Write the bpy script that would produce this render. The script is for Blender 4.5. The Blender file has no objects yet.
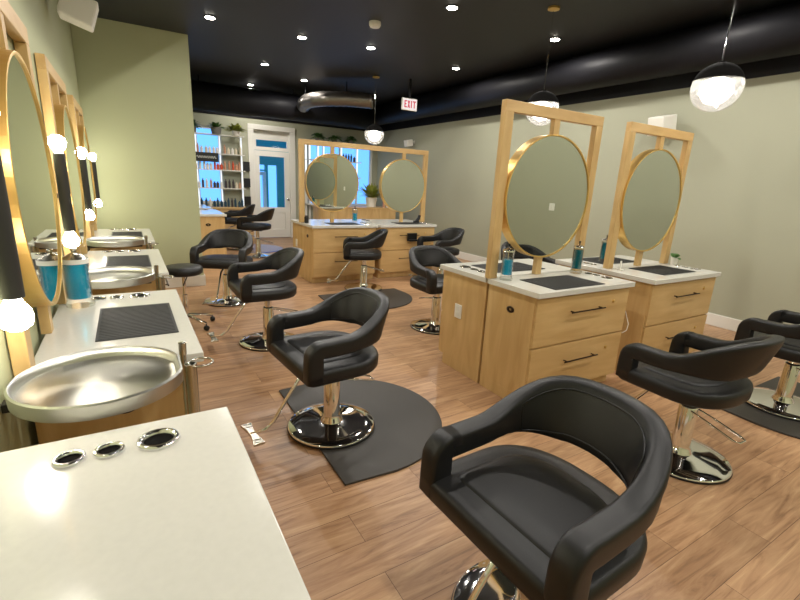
import bpy, bmesh, math, random
from mathutils import Vector, Matrix
from math import sin, cos, pi, radians as R
random.seed(7)
S = bpy.context.scene
C = S.collection

# ------------------------------------------------------------------ materials
def lin(c):
    c = c/255.0
    return c/12.92 if c <= .04045 else ((c+.055)/1.055)**2.4
def rgb(r, g, b): return (lin(r), lin(g), lin(b), 1)
def mat(name, col, rough=.5, metal=0, spec=.5, bump=0, bscale=200, coat=0, var=0, vscale=3, trans=0, ior=1.45):
    m = bpy.data.materials.new(name); m.use_nodes = True
    n = m.node_tree.nodes; l = m.node_tree.links; p = n['Principled BSDF']
    p.inputs['Base Color'].default_value = col
    p.inputs['Roughness'].default_value = rough; p.inputs['Metallic'].default_value = metal
    p.inputs['Specular IOR Level'].default_value = spec
    p.inputs['Coat Weight'].default_value = coat
    p.inputs['Transmission Weight'].default_value = trans; p.inputs['IOR'].default_value = ior
    tc = n.new('ShaderNodeTexCoord')
    if bump:
        t = n.new('ShaderNodeTexNoise'); t.inputs['Scale'].default_value = bscale; t.inputs['Detail'].default_value = 3
        l.new(tc.outputs['Object'], t.inputs['Vector'])
        b = n.new('ShaderNodeBump'); b.inputs['Strength'].default_value = bump; b.inputs['Distance'].default_value = .002
        l.new(t.outputs['Fac'], b.inputs['Height']); l.new(b.outputs['Normal'], p.inputs['Normal'])
    if var:
        t = n.new('ShaderNodeTexNoise'); t.inputs['Scale'].default_value = vscale; t.inputs['Detail'].default_value = 4
        l.new(tc.outputs['Object'], t.inputs['Vector'])
        r = n.new('ShaderNodeValToRGB'); r.color_ramp.elements[0].position = .3; r.color_ramp.elements[1].position = .7
        r.color_ramp.elements[0].color = tuple(c*(1-var) for c in col[:3])+(1,)
        r.color_ramp.elements[1].color = tuple(min(1, c*(1+var)) for c in col[:3])+(1,)
        l.new(t.outputs['Fac'], r.inputs['Fac']); l.new(r.outputs['Color'], p.inputs['Base Color'])
    return m
def emit(name, col, s):
    m = bpy.data.materials.new(name); m.use_nodes = True
    n = m.node_tree.nodes; l = m.node_tree.links; n.clear()
    e = n.new('ShaderNodeEmission'); o = n.new('ShaderNodeOutputMaterial')
    e.inputs[0].default_value = col; e.inputs[1].default_value = s; l.new(e.outputs[0], o.inputs[0])
    return m
def glassy(name, col, a=.12, rough=.02):
    m = bpy.data.materials.new(name); m.use_nodes = True
    n = m.node_tree.nodes; l = m.node_tree.links; n.clear()
    t = n.new('ShaderNodeBsdfTransparent'); g = n.new('ShaderNodeBsdfGlossy'); x = n.new('ShaderNodeMixShader'); o = n.new('ShaderNodeOutputMaterial')
    f = n.new('ShaderNodeLayerWeight'); f.inputs[0].default_value = a
    t.inputs[0].default_value = col; g.inputs[1].default_value = rough
    l.new(f.outputs['Facing'], x.inputs[0]); l.new(t.outputs[0], x.inputs[1]); l.new(g.outputs[0], x.inputs[2]); l.new(x.outputs[0], o.inputs[0])
    return m
def wood(name, a, b, vec=(1, 1, 1), rough=.42):
    m = bpy.data.materials.new(name); m.use_nodes = True
    n = m.node_tree.nodes; l = m.node_tree.links; p = n['Principled BSDF']
    tc = n.new('ShaderNodeTexCoord'); mp = n.new('ShaderNodeMapping'); mp.inputs['Scale'].default_value = vec
    l.new(tc.outputs['Object'], mp.inputs['Vector'])
    t = n.new('ShaderNodeTexNoise'); t.inputs['Scale'].default_value = 5; t.inputs['Detail'].default_value = 6; t.inputs['Distortion'].default_value = .6
    l.new(mp.outputs[0], t.inputs['Vector'])
    r = n.new('ShaderNodeValToRGB'); r.color_ramp.elements[0].position = .3; r.color_ramp.elements[1].position = .72
    r.color_ramp.elements[0].color = a; r.color_ramp.elements[1].color = b
    l.new(t.outputs['Fac'], r.inputs['Fac']); l.new(r.outputs['Color'], p.inputs['Base Color'])
    p.inputs['Roughness'].default_value = rough
    return m
def floor_mat():
    m = bpy.data.materials.new('vinyl_planks'); m.use_nodes = True
    n = m.node_tree.nodes; l = m.node_tree.links; p = n['Principled BSDF']
    tc = n.new('ShaderNodeTexCoord')
    br = n.new('ShaderNodeTexBrick'); br.offset = .37; br.inputs['Scale'].default_value = 1
    br.inputs['Brick Width'].default_value = 1.22; br.inputs['Row Height'].default_value = .18
    br.inputs['Mortar Size'].default_value = .0012; br.inputs['Mortar Smooth'].default_value = .1; br.inputs['Bias'].default_value = 0
    br.inputs['Color1'].default_value = (0, 0, 0, 1); br.inputs['Color2'].default_value = (1, 1, 1, 1); br.inputs['Mortar'].default_value = (.5, .5, .5, 1)
    l.new(tc.outputs['Object'], br.inputs['Vector'])
    # grain, shifted per plank
    mp = n.new('ShaderNodeMapping'); mp.inputs['Scale'].default_value = (1.3, 13, 1)
    l.new(tc.outputs['Object'], mp.inputs['Vector'])
    ad = n.new('ShaderNodeVectorMath'); ad.operation = 'ADD'
    sc = n.new('ShaderNodeVectorMath'); sc.operation = 'SCALE'; sc.inputs['Scale'].default_value = 37
    l.new(br.outputs['Color'], sc.inputs[0]); l.new(mp.outputs[0], ad.inputs[0]); l.new(sc.outputs[0], ad.inputs[1])
    t = n.new('ShaderNodeTexNoise'); t.inputs['Scale'].default_value = 1.6; t.inputs['Detail'].default_value = 8; t.inputs['Roughness'].default_value = .62; t.inputs['Distortion'].default_value = 1.2
    l.new(ad.outputs[0], t.inputs['Vector'])
    r = n.new('ShaderNodeValToRGB'); e = r.color_ramp.elements
    e[0].position = .26; e[0].color = rgb(128, 94, 66); e[1].position = .74; e[1].color = rgb(212, 178, 138)
    k = e.new(.45); k.color = rgb(176, 136, 100); k = e.new(.6); k.color = rgb(195, 156, 117)
    l.new(t.outputs['Fac'], r.inputs['Fac'])
    hs = n.new('ShaderNodeMixRGB'); hs.blend_type = 'MULTIPLY'; hs.inputs['Fac'].default_value = 1
    r2 = n.new('ShaderNodeValToRGB'); r2.color_ramp.elements[0].color = (.74, .72, .71, 1); r2.color_ramp.elements[1].color = (1.0, 1.0, 1.0, 1)
    l.new(br.outputs['Color'], r2.inputs['Fac']); l.new(r.outputs['Color'], hs.inputs[1]); l.new(r2.outputs['Color'], hs.inputs[2])
    mm = n.new('ShaderNodeMixRGB'); mm.inputs[2].default_value = rgb(96, 66, 45)
    l.new(br.outputs['Fac'], mm.inputs['Fac']); l.new(hs.outputs[0], mm.inputs[1]); l.new(mm.outputs[0], p.inputs['Base Color'])
    p.inputs['Roughness'].default_value = .36; p.inputs['Specular IOR Level'].default_value = .4
    b = n.new('ShaderNodeBump'); b.inputs['Strength'].default_value = .15; b.inputs['Distance'].default_value = .002
    l.new(t.outputs['Fac'], b.inputs['Height']); l.new(b.outputs['Normal'], p.inputs['Normal'])
    return m
M = {}
M['green'] = mat('sage_green_paint', rgb(177, 181, 146), .6, bump=.05, bscale=120, spec=.3)
M['grey_wall'] = mat('grey_green_paint', rgb(164, 165, 145), .6, bump=.05, bscale=120, spec=.3)
M['black_paint'] = mat('black_ceiling_paint', rgb(44, 45, 48), .55, bump=.1, bscale=30, spec=.4)
M['duct'] = mat('black_duct_paint', rgb(24, 24, 28), .5, spec=.2, bump=.1, bscale=6)
M['silver_duct'] = mat('foil_duct', rgb(130, 125, 120), .35, metal=.9, bump=.6, bscale=25)
M['trim'] = mat('white_trim', rgb(226, 224, 216), .4)
M['floor'] = floor_mat()
M['maple'] = wood('maple_laminate', rgb(190, 153, 98), rgb(214, 182, 128), (2.2, 2.2, .35))
M['maple_h'] = wood('maple_laminate_cross', rgb(190, 153, 98), rgb(214, 181, 126), (.35, 2.2, 2.2))
M['frame_wood'] = wood('light_oak_frame', rgb(188, 153, 98), rgb(210, 178, 122), (3, 3, .5), .4)
M['dark_gap'] = mat('dark_brown_gap', rgb(70, 48, 28), .8)
M['quartz'] = mat('white_quartz', rgb(214, 212, 204), .16, var=.02, vscale=60, spec=.5, coat=.3)
M['black_mat'] = mat('black_silicone', rgb(42, 42, 42), .6, bump=.5, bscale=400)
M['floor_mat'] = mat('black_rubber_mat', rgb(58, 55, 51), .5, bump=.2, bscale=300)
M['leather'] = mat('black_vinyl', rgb(22, 22, 23), .42, bump=.25, bscale=420, spec=.5)
M['piping'] = mat('black_piping', rgb(22, 22, 23), .4)
M['chrome'] = mat('chrome', (.86, .86, .87, 1), .06, metal=1)
M['steel'] = mat('brushed_steel', rgb(206, 202, 190), .24, metal=1, bump=.1, bscale=90)
M['gold'] = mat('brushed_brass', rgb(224, 186, 110), .34, metal=.75)
M['bronze'] = mat('dark_bronze', rgb(58, 44, 32), .35, metal=.7)
M['mirror'] = mat('mirror_silver', (.68, .72, .66, 1), .0, metal=1)
M['white'] = mat('white_plastic', rgb(232, 230, 222), .4)
M['black'] = mat('black_plastic', rgb(20, 20, 20), .35)
M['hole'] = mat('dark_hole', rgb(14, 13, 12), .9, spec=.1)
M['dark_metal'] = mat('black_powder_coat', rgb(58, 57, 55), .4, metal=.3)
M['glass'] = glassy('clear_glass', (.97, .98, .98, 1), .25)
M['pane'] = glassy('window_glass', (.9, .95, 1, 1), .15)
M['liquid'] = mat('blue_disinfectant', rgb(50, 190, 228), .08, trans=.4, ior=1.33)
M['teal'] = mat('teal_disinfectant', rgb(28, 128, 145), .08, trans=.4, ior=1.33)
M['bulb'] = emit('sconce_bulb_glow', (1, .93, .8, 1), 80)
M['can'] = emit('downlight_glow', (1, .93, .8, 1), 60)
M['pend_glass'] = mat('ribbed_glass', (1, 1, 1, 1), .15, trans=.9, ior=1.3, bump=.3, bscale=60)
M['pend_bulb'] = emit('pendant_bulb_glow', (1, .93, .8, 1), 60)
M['strip'] = emit('led_strip_glow', (.85, .93, 1, 1), 1.6)
M['exit_face'] = emit('exit_sign_face', (1, .88, .86, 1), 1.1)
M['exit_red'] = emit('exit_sign_letters', (.85, .12, .16, 1), .9)
M['leaf'] = mat('plant_leaf', rgb(70, 108, 48), .5, var=.25, vscale=20)
M['leaf2'] = mat('yellow_green_leaf', rgb(140, 148, 62), .5, var=.2, vscale=20)
M['pot'] = mat('white_pot', rgb(226, 222, 212), .4)
M['grey_pot'] = mat('grey_pot', rgb(110, 108, 104), .6)
M['sky_face'] = mat('concrete_outside', rgb(150, 160, 170), .8)
M['teal_frame'] = mat('teal_painted_wood', rgb(70, 165, 160), .5)

def aniso():
    m = M['steel'].copy(); m.name = 'spun_steel'; n = m.node_tree.nodes; l = m.node_tree.links; p = n['Principled BSDF']
    for k in list(p.inputs['Normal'].links): l.remove(k)
    p.inputs['Base Color'].default_value = rgb(196, 196, 190)
    p.inputs['Roughness'].default_value = .3; p.inputs['Anisotropic'].default_value = .85
    t = n.new('ShaderNodeTangent'); t.direction_type = 'RADIAL'; t.axis = 'Z'; l.new(t.outputs[0], p.inputs['Tangent'])
    return m
M['spun'] = aniso()
# ------------------------------------------------------------------ helpers
def link(name, bm, m, parent=None, smooth=False, bevel=0, seg=2):
    me = bpy.data.meshes.new(name)
    bmesh.ops.recalc_face_normals(bm, faces=bm.faces)
    bm.to_mesh(me); bm.free()
    if smooth:
        for p in me.polygons: p.use_smooth = True
    o = bpy.data.objects.new(name, me); C.objects.link(o)
    if m: me.materials.append(M[m] if isinstance(m, str) else m)
    if parent: o.parent = parent
    if bevel:
        b = o.modifiers.new('bevel', 'BEVEL'); b.width = bevel; b.segments = seg; b.limit_method = 'ANGLE'; b.angle_limit = R(40)
    return o
def box(bm, x0, x1, y0, y1, z0, z1):
    vs = [bm.verts.new((x, y, z)) for z in (z0, z1) for x, y in ((x0, y0), (x1, y0), (x1, y1), (x0, y1))]
    for f in ((0, 1, 2, 3), (4, 5, 6, 7), (0, 1, 5, 4), (1, 2, 6, 5), (2, 3, 7, 6), (3, 0, 4, 7)):
        bm.faces.new([vs[i] for i in f])
def prism(bm, pts, z0, z1):
    a = [bm.verts.new((x, y, z0)) for x, y in pts]; b = [bm.verts.new((x, y, z1)) for x, y in pts]
    n = len(pts); bm.faces.new(a[::-1]); bm.faces.new(b)
    for i in range(n): bm.faces.new((a[i], a[(i+1) % n], b[(i+1) % n], b[i]))
def lathe(bm, prof, mtx=None, n=40):
    rings = []
    for r, z in prof:
        if r < 1e-6: rings.append([bm.verts.new((0, 0, z))])
        else: rings.append([bm.verts.new((r*cos(2*pi*i/n), r*sin(2*pi*i/n), z)) for i in range(n)])
    for a, b in zip(rings, rings[1:]):
        for i in range(n):
            j = (i+1) % n
            if len(a) == 1 and len(b) == 1: continue
            if len(a) == 1: bm.faces.new((a[0], b[i], b[j]))
            elif len(b) == 1: bm.faces.new((a[i], b[0], a[j]))
            else: bm.faces.new((a[i], b[i], b[j], a[j]))
    if mtx:
        vs = [v for r_ in rings for v in r_]
        bmesh.ops.transform(bm, matrix=mtx, verts=vs)
def tube(bm, pts, r, n=10, closed=False, cap=True):
    pts = [Vector(p) for p in pts]; N = len(pts); rings = []
    up = Vector((0, 0, 1)); prev = None
    for i, p in enumerate(pts):
        if closed: t = (pts[(i+1) % N]-pts[i-1]).normalized()
        else: t = (pts[min(i+1, N-1)]-pts[max(i-1, 0)]).normalized()
        if prev is None:
            a = up.cross(t)
            if a.length < .05: a = Vector((1, 0, 0)).cross(t)
        else: a = prev-t*prev.dot(t)
        a.normalize(); prev = a; b = t.cross(a)
        rr = r[i] if isinstance(r, (list, tuple)) else r
        rings.append([bm.verts.new(p+a*cos(2*pi*k/n)*rr+b*sin(2*pi*k/n)*rr) for k in range(n)])
    for i in range(N if closed else N-1):
        a, b = rings[i], rings[(i+1) % N]
        for k in range(n): bm.faces.new((a[k], a[(k+1) % n], b[(k+1) % n], b[k]))
    if cap and not closed: bm.faces.new(rings[0][::-1]); bm.faces.new(rings[-1])
def tag(o, label, cat, group=None, kind=None):
    o['label'] = label; o['category'] = cat
    if group: o['group'] = group
    if kind: o['kind'] = kind
    return o
def thing(name, label, cat, loc=(0, 0, 0), rz=0, group=None):
    o = bpy.data.objects.new(name, None); C.objects.link(o); o.location = loc; o.rotation_euler = (0, 0, rz)
    o.empty_display_size = .1
    return tag(o, label, cat, group)
def struct(name, bm, m, parent=None, **k):
    o = link(name, bm, m, parent, **k)
    if not parent: o['kind'] = 'structure'
    return o
def kids(o): return [c for c in bpy.data.objects if c.parent == o]
def dup(o, loc=None, rz=None, label=None, group=None, parent=None):
    c = o.copy(); C.objects.link(c); c.parent = parent
    if loc is not None: c.location = loc
    if rz is not None: c.rotation_euler = (0, 0, rz)
    if label: c['label'] = label
    if group: c['group'] = group
    for k in kids(o): dup(k, parent=c)
    return c
def bx(*a):
    bm = bmesh.new(); box(bm, *a); return bm
def cyl(r, z0, z1, x=0, y=0, n=32):
    bm = bmesh.new(); lathe(bm, [(0, z0), (r, z0), (r, z1), (0, z1)], Matrix.Translation((x, y, 0)), n); return bm

# ------------------------------------------------------------------ setting
XL, XR, YN, YF, ZC = -.36, 6.17, -2.2, 11.6, 3.5
struct('floor', bx(XL-.1, XR+.1, YN-.1, YF+2.3, -.1, 0), 'floor')
bm = bx(XL-.1, XR+.1, YN-.1, YF+.15, ZC, ZC+.1); struct('ceiling', bm, 'black_paint')
struct('trim_1', bx(XL, .84, YN, 6.7, 3.2, ZC), 'black_paint')
struct('wall_left', bx(XL-.1, XL, YN, 6.7, 0, ZC), 'green')
struct('wall_middle', bx(XL-.1, .84, 6.7, YF, 0, 3.2), 'green')
struct('trim_2', bx(XL-.1, .84, 6.7, YF, 3.2, ZC), 'black_paint')
struct('wall_right', bx(XR, XR+.1, YN, YF, 0, 2.87), 'grey_wall')
struct('trim_3', bx(XR-.01, XR+.1, YN, YF, 2.87, ZC), 'duct')
struct('wall_near', bx(XL, XR, YN-.1, YN, 0, ZC), 'green')
# far wall with door and two shop windows
bm = bmesh.new()
DX0, DX1 = 2.74, 3.68
W1 = (.92, 2.03, .85, 2.6); W2 = (4.1, 6.02, .85, 2.5)
y0, y1 = YF, YF+.15
for a in ((.84, W1[0], 0, 2.86), (W1[0], W1[1], 0, W1[2]), (W1[0], W1[1], W1[3], 2.86), (W1[1], DX0, 0, 2.86), (DX0, DX1, 2.62, 2.86), (DX1, W2[0], 0, 2.86),
          (W2[0], W2[1], 0, W2[2]), (W2[0], W2[1], W2[3], 2.86), (W2[1], XR+.1, 0, 2.86)):
    box(bm, a[0], a[1], y0, y1, a[2], a[3])
struct('wall_far', bm, 'grey_wall')
struct('trim_4', bx(.84, XR, YF-.012, YF+.15, 2.86, ZC), 'duct')
for i, (xa, xb, za, zb) in enumerate((W1, W2)):
    bm = bmesh.new()
    box(bm, xa, xb, y0+.02, y0+.1, za, za+.06); box(bm, xa, xb, y0+.02, y0+.1, zb-.06, zb)
    box(bm, xa, xa+.06, y0+.02, y0+.1, za+.06, zb-.06); box(bm, xb-.06, xb, y0+.02, y0+.1, za+.06, zb-.06)
    xm = (xa+xb)/2; box(bm, xm-.03, xm+.03, y0+.03, y0+.09, za+.06, zb-.06)
    w = struct('window_%d' % (i+1), bm, 'trim')
    link('window_pane', bx(xa+.06, xb-.06, y0+.055, y0+.062, za+.06, zb-.06), 'pane', w)
# door
def door():
    d = bpy.data.objects.new('door_1', None); C.objects.link(d); d['kind'] = 'structure'; d.location = (0, YF, 0)
    bm = bmesh.new()
    box(bm, DX0-.11, DX0+.03, -.03, .1, 0, 2.62); box(bm, DX1-.03, DX1+.11, -.03, .1, 0, 2.62); box(bm, DX0-.11, DX1+.11, -.03, .1, 2.62, 2.74)
    link('door_casing', bm, 'trim', d, bevel=.008)
    a, b = DX0+.03, DX1-.03
    bm = bmesh.new()
    box(bm, a, b, .03, .08, 2.16, 2.24); box(bm, a, b, .03, .08, 2.4, 2.62); box(bm, a, a+.06, .03, .08, 2.24, 2.4); box(bm, b-.06, b, .03, .08, 2.24, 2.4)
    t = link('transom', bm, 'trim', d)
    link('transom_glass', bx(a+.06, b-.06, .05, .056, 2.24, 2.4), 'pane', t)
    bm = bmesh.new(); za, zb = .78, 2.02
    box(bm, a, b, .03, .08, .01, .22); box(bm, a, b, .03, .08, za-.14, za); box(bm, a, b, .03, .08, zb, 2.15)
    box(bm, a, a+.13, .03, .08, .22, za-.14); box(bm, b-.13, b, .03, .08, .22, za-.14); box(bm, a, a+.13, .03, .08, za, zb); box(bm, b-.13, b, .03, .08, za, zb)
    box(bm, a+.13, b-.13, .045, .07, .22, za-.14)
    link('door_leaf', bm, 'trim', d, bevel=.004)
    link('door_glass', bx(a+.13, b-.13, .052, .058, za, zb), 'pane', d)
    bm = bmesh.new(); lathe(bm, [(0, 0), (.03, 0), (.03, .01), (.012, .02), (.012, .05), (.03, .06), (.03, .08), (0, .09)], Matrix.Translation((b-.06, .03, .98)) @ Matrix.Rotation(R(90), 4, 'X'), 20)
    link('door_knob', bm, 'chrome', d, smooth=True)
door()
# vestibule beyond the door: a second, outer door frame in teal
bm = bmesh.new()
for a in ((2.3, 2.82, 0, 3.0), (3.78, 4.6, 0, 3.0), (2.82, 3.78, 1.85, 3.0), (3.44, 3.52, 0, 1.85), (2.82, 3.44, 1.68, 1.72)):
    box(bm, a[0], a[1], YF+1.6, YF+1.7, a[2], a[3])
struct('door_2', bm, 'teal_frame')
bm = bmesh.new()
for a in ((2.86, 2.94, 0, 1.66), (3.34, 3.42, 0, 1.66), (2.94, 3.34, 1.56, 1.66), (2.94, 3.34, .0, .5)): box(bm, a[0], a[1], YF+1.45, YF+1.55, a[2], a[3])
struct('door_3', bm, 'trim')
struct('wall_outside', bx(-1, 8, YF+2.3, YF+2.4, -.1, .5), 'sky_face')
# baseboards
struct('baseboard_right', bx(XR-.018, XR, YN, YF-.02, 0, .15), 'trim', bevel=.005)
struct('baseboard_far', bx(2.42, 2.62, YF-.018, YF, 0, .15), 'trim', bevel=.005)
struct('baseboard_far.001', bx(3.8, XR-.02, YF-.018, YF, 0, .15), 'trim', bevel=.005)
struct('baseboard_left', bx(XL, .84, 6.7-.02, 6.7, 0, .15), 'trim', bevel=.005)
struct('baseboard_middle', bx(.84, .858, 6.68, YF-.02, 0, .15), 'trim', bevel=.005)
struct('baseboard_wall', bx(XL, XL+.018, YN, 6.67, 0, .15), 'trim', bevel=.005)

# ducts
bm = bmesh.new(); tube(bm, [(5.88, YN+.05, 3.22), (5.88, 11.5, 3.22)], .24, 40); tag(link('air_duct', bm, 'duct', smooth=False), 'long black round air duct running below the ceiling beside the right wall', 'duct')
for p in bpy.data.objects['air_duct'].data.polygons: p.use_smooth = len(p.vertices) == 4
bm = bmesh.new(); tube(bm, [(.9, 10.8, 3.1), (5.5, 10.8, 3.1)], .28, 32)
o = link('air_duct', bm, 'duct'); tag(o, 'black round air duct crossing in front of the far wall above the door', 'duct')
for p in o.data.polygons: p.use_smooth = len(p.vertices) == 4
bm = bmesh.new()
pts = [(4.55, 8.8, 3.14), (4.3, 9.0, 3.16), (4.1, 9.15, 3.17), (3.75, 9.4, 3.16), (3.6, 9.6, 3.15), (3.52, 9.9, 3.14), (3.54, 10.1, 3.12), (3.58, 10.35, 3.11)]
P2 = []
for i in range(len(pts)-1):
    for k in range(6): P2.append(Vector(pts[i]).lerp(Vector(pts[i+1]), k/6))
tube(bm, P2, [.15 if i % 2 else .142 for i in range(len(P2))], 24)
tag(link('flexible_duct', bm, 'silver_duct', smooth=True), 'silvery flexible duct elbow bending below the ceiling near the far wall', 'duct')

def straps(o, spots_, r):
    for x, y, z in spots_:
        bm = bmesh.new(); tube(bm, [(x, y, z+r-.01), (x, y, ZC+.02)], .012, 8); link('hanger_rod', bm, 'duct', o)
straps(bpy.data.objects['air_duct'], [(5.88, y, 3.22) for y in (-1, 2, 5, 8, 10.8)], .24)
straps(bpy.data.objects['air_duct.001'], [(x, 10.8, 3.1) for x in (1.5, 3.5, 5.2)], .28)
straps(bpy.data.objects['flexible_duct'], [(4.1, 9.15, 3.17), (3.55, 10.1, 3.13)], .145)
# ------------------------------------------------------------------ lamps
def spot(x, y, z, e, ang=172, col=(1, .95, .88), r=.04, name='downlight_beam', par=None):
    l = bpy.data.lights.new(name, 'SPOT'); l.energy = e; l.spot_size = R(ang); l.spot_blend = .35; l.color = col; l.shadow_soft_size = r
    o = bpy.data.objects.new(name, l); C.objects.link(o); o.location = (x, y, z); o.parent = par
    return o
def downlight():
    t = thing('recessed_downlight', '', 'ceiling light')
    bm = bmesh.new(); lathe(bm, [(0, -.001), (.08, -.001), (.083, -.006), (.06, -.0085), (0, -.0085)])
    link('trim_ring', bm, 'black', t, smooth=True)
    bm = bmesh.new(); lathe(bm, [(0, -.012), (.058, -.012), (.058, -.009), (0, -.009)]); link('lamp_lens', bm, 'can', t)
    spot(0, 0, -.02, 1, par=t)
    return t
DL = [((1.141, 6.869), 'ceiling downlight closest to the end corner of the green wall'),
 ((2.372, 6.877), 'ceiling downlight in the upper middle left, second from the green wall corner in its row'),
 ((2.366, 8.873), 'ceiling downlight right above the product shelf side, just behind and left of the second one'),
 ((3.367, 9.658), 'ceiling downlight just in front of the silvery duct elbow'),
 ((3.378, 6.67), 'ceiling downlight directly behind the white smoke detector'),
 ((3.365, 4.644), 'ceiling downlight at the top centre of the photo'),
 ((5.072, 6.762), 'ceiling downlight to the right above the exit sign'),
 ((5.106, 4.661), 'ceiling downlight seen beside the cord of the pendant behind the tall mirror'),
 ((2.6, 11.0), 'farthest ceiling downlight, over the retail shelf at the left')]
HID = [(1.2, 4.6), (1.2, 2.6), (1.2, .6), (3.2, 2.6), (3.2, .6), (4.95, 2.6), (4.95, .6), (1.2, -1.2), (3.2, -1.2), (4.95, -1.2)]  # unseen downlights, added to light the foreground
d0 = downlight()
beam0 = [k for k in kids(d0) if k.type == 'LIGHT'][0].data
beam0.energy = 105
for i, ((x, y), lb) in enumerate(DL):
    d = d0 if i == 0 else dup(d0, group='recessed ceiling downlights')
    d.location = (x, y, ZC); d['label'] = lb; d['group'] = 'recessed ceiling downlights'
for x, y in HID:
    d = dup(d0, (x, y, ZC), 0, 'unseen ceiling downlight added to light the near half of the salon', 'added ceiling downlights out of frame')

def pendant():
    t = thing('globe_pendant', '', 'pendant lamp')
    bm = bmesh.new(); lathe(bm, [(0, ZC), (.065, ZC), (.065, ZC-.02), (0, ZC-.03)]); link('canopy', bm, 'gold', t, smooth=False)
    bm = bmesh.new(); tube(bm, [(0, 0, 2.66), (0, 0, ZC-.02)], .006, 8); link('stem', bm, 'chrome', t)
    bm = bmesh.new(); c = 2.46; r = .19
    prof = [(0, c+r*.98+.01), (.03, c+r*.98+.01), (.03, c+r)]
    for i in range(1, 9):
        a = pi/2-i*(pi/2-.28)/8; prof.append((r*cos(a), c+r*sin(a)))
    lathe(bm, prof); link('metal_cap', bm, 'hole', t, smooth=True)
    bm = bmesh.new(); prof = []
    for i in range(0, 13):
        a = .27-i*(pi/2+.27)/12; prof.append((max(0, r*cos(a)) if i < 12 else 0, c+r*sin(a)))
    pin = [(max(0, p[0]-.006), p[1]+.004) for p in prof][::-1]
    lathe(bm, prof+pin); link('glass_bowl', bm, 'pend_glass', t, smooth=True)
    bm = bmesh.new(); lathe(bm, [(0, c-.075), (.05, c-.06), (.075, c-.015), (.06, c+.03), (.02, c+.05), (0, c+.05)], n=20)
    link('bulb', bm, 'pend_bulb', t, smooth=True)
    return t
p0 = pendant(); g = 'globe pendants'
p0.location = (4.31, 2.12, -.02); p0['label'] = 'glass globe pendant hanging at the upper right, nearest and largest'; p0['group'] = g
dup(p0, (4.25, 3.95, 0), 0, 'glass globe pendant half hidden behind the top of the tall near mirror frame', g)
dup(p0, (4.3, 8.24, -.02), 0, 'glass globe pendant above the wide frame with two far mirrors', g)

# smoke detector, exit sign
bm = bmesh.new(); lathe(bm, [(0, ZC), (.075, ZC), (.075, ZC-.035), (.06, ZC-.06), (0, ZC-.065)], Matrix.Translation((2.907, 5.646, 0)))
tag(link('smoke_detector', bm, 'white', smooth=False), 'small round white smoke detector on the black ceiling', 'detector')
e = thing('exit_sign', 'lit white exit sign with red letters hanging under the black ceiling', 'sign', (4.94, 8.0, 0))
link('housing', bx(-.17, .17, 0, .05, 2.93, 3.15), 'white', e, bevel=.006)
link('sign_face', bx(-.155, .155, -.006, 0, 2.945, 3.135), 'exit_face', e)
link('hanger', bx(-.02, .02, .01, .04, 3.15, ZC), 'black', e)
bm = bmesh.new(); u = .022
def seg(x, z, w, h): box(bm, x, x+w, -.011, -.006, z, z+h)
zx = 2.975; hh = .13
seg(-.13, zx, u, hh); seg(-.13, zx, .055, u); seg(-.13, zx+hh-u, .055, u); seg(-.13, zx+hh/2-u/2, .045, u)
for s in (1, -1):
    a = [(-.06, zx if s > 0 else zx+hh), (-.06+u, zx if s > 0 else zx+hh), (.0, zx+hh if s > 0 else zx), (-.0-u, zx+hh if s > 0 else zx)]
    va = [bm.verts.new((x, -.011, z)) for x, z in a]; vb = [bm.verts.new((x, -.006, z)) for x, z in a]
    bm.faces.new(va); bm.faces.new(vb)
    for i in range(4): bm.faces.new((va[i], va[(i+1) % 4], vb[(i+1) % 4], vb[i]))
seg(.02, zx, u, hh); seg(.06, zx+hh-u, .075, u); seg(.0865, zx, u, hh)
link('exit_lettering', bm, 'exit_red', e)

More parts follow.
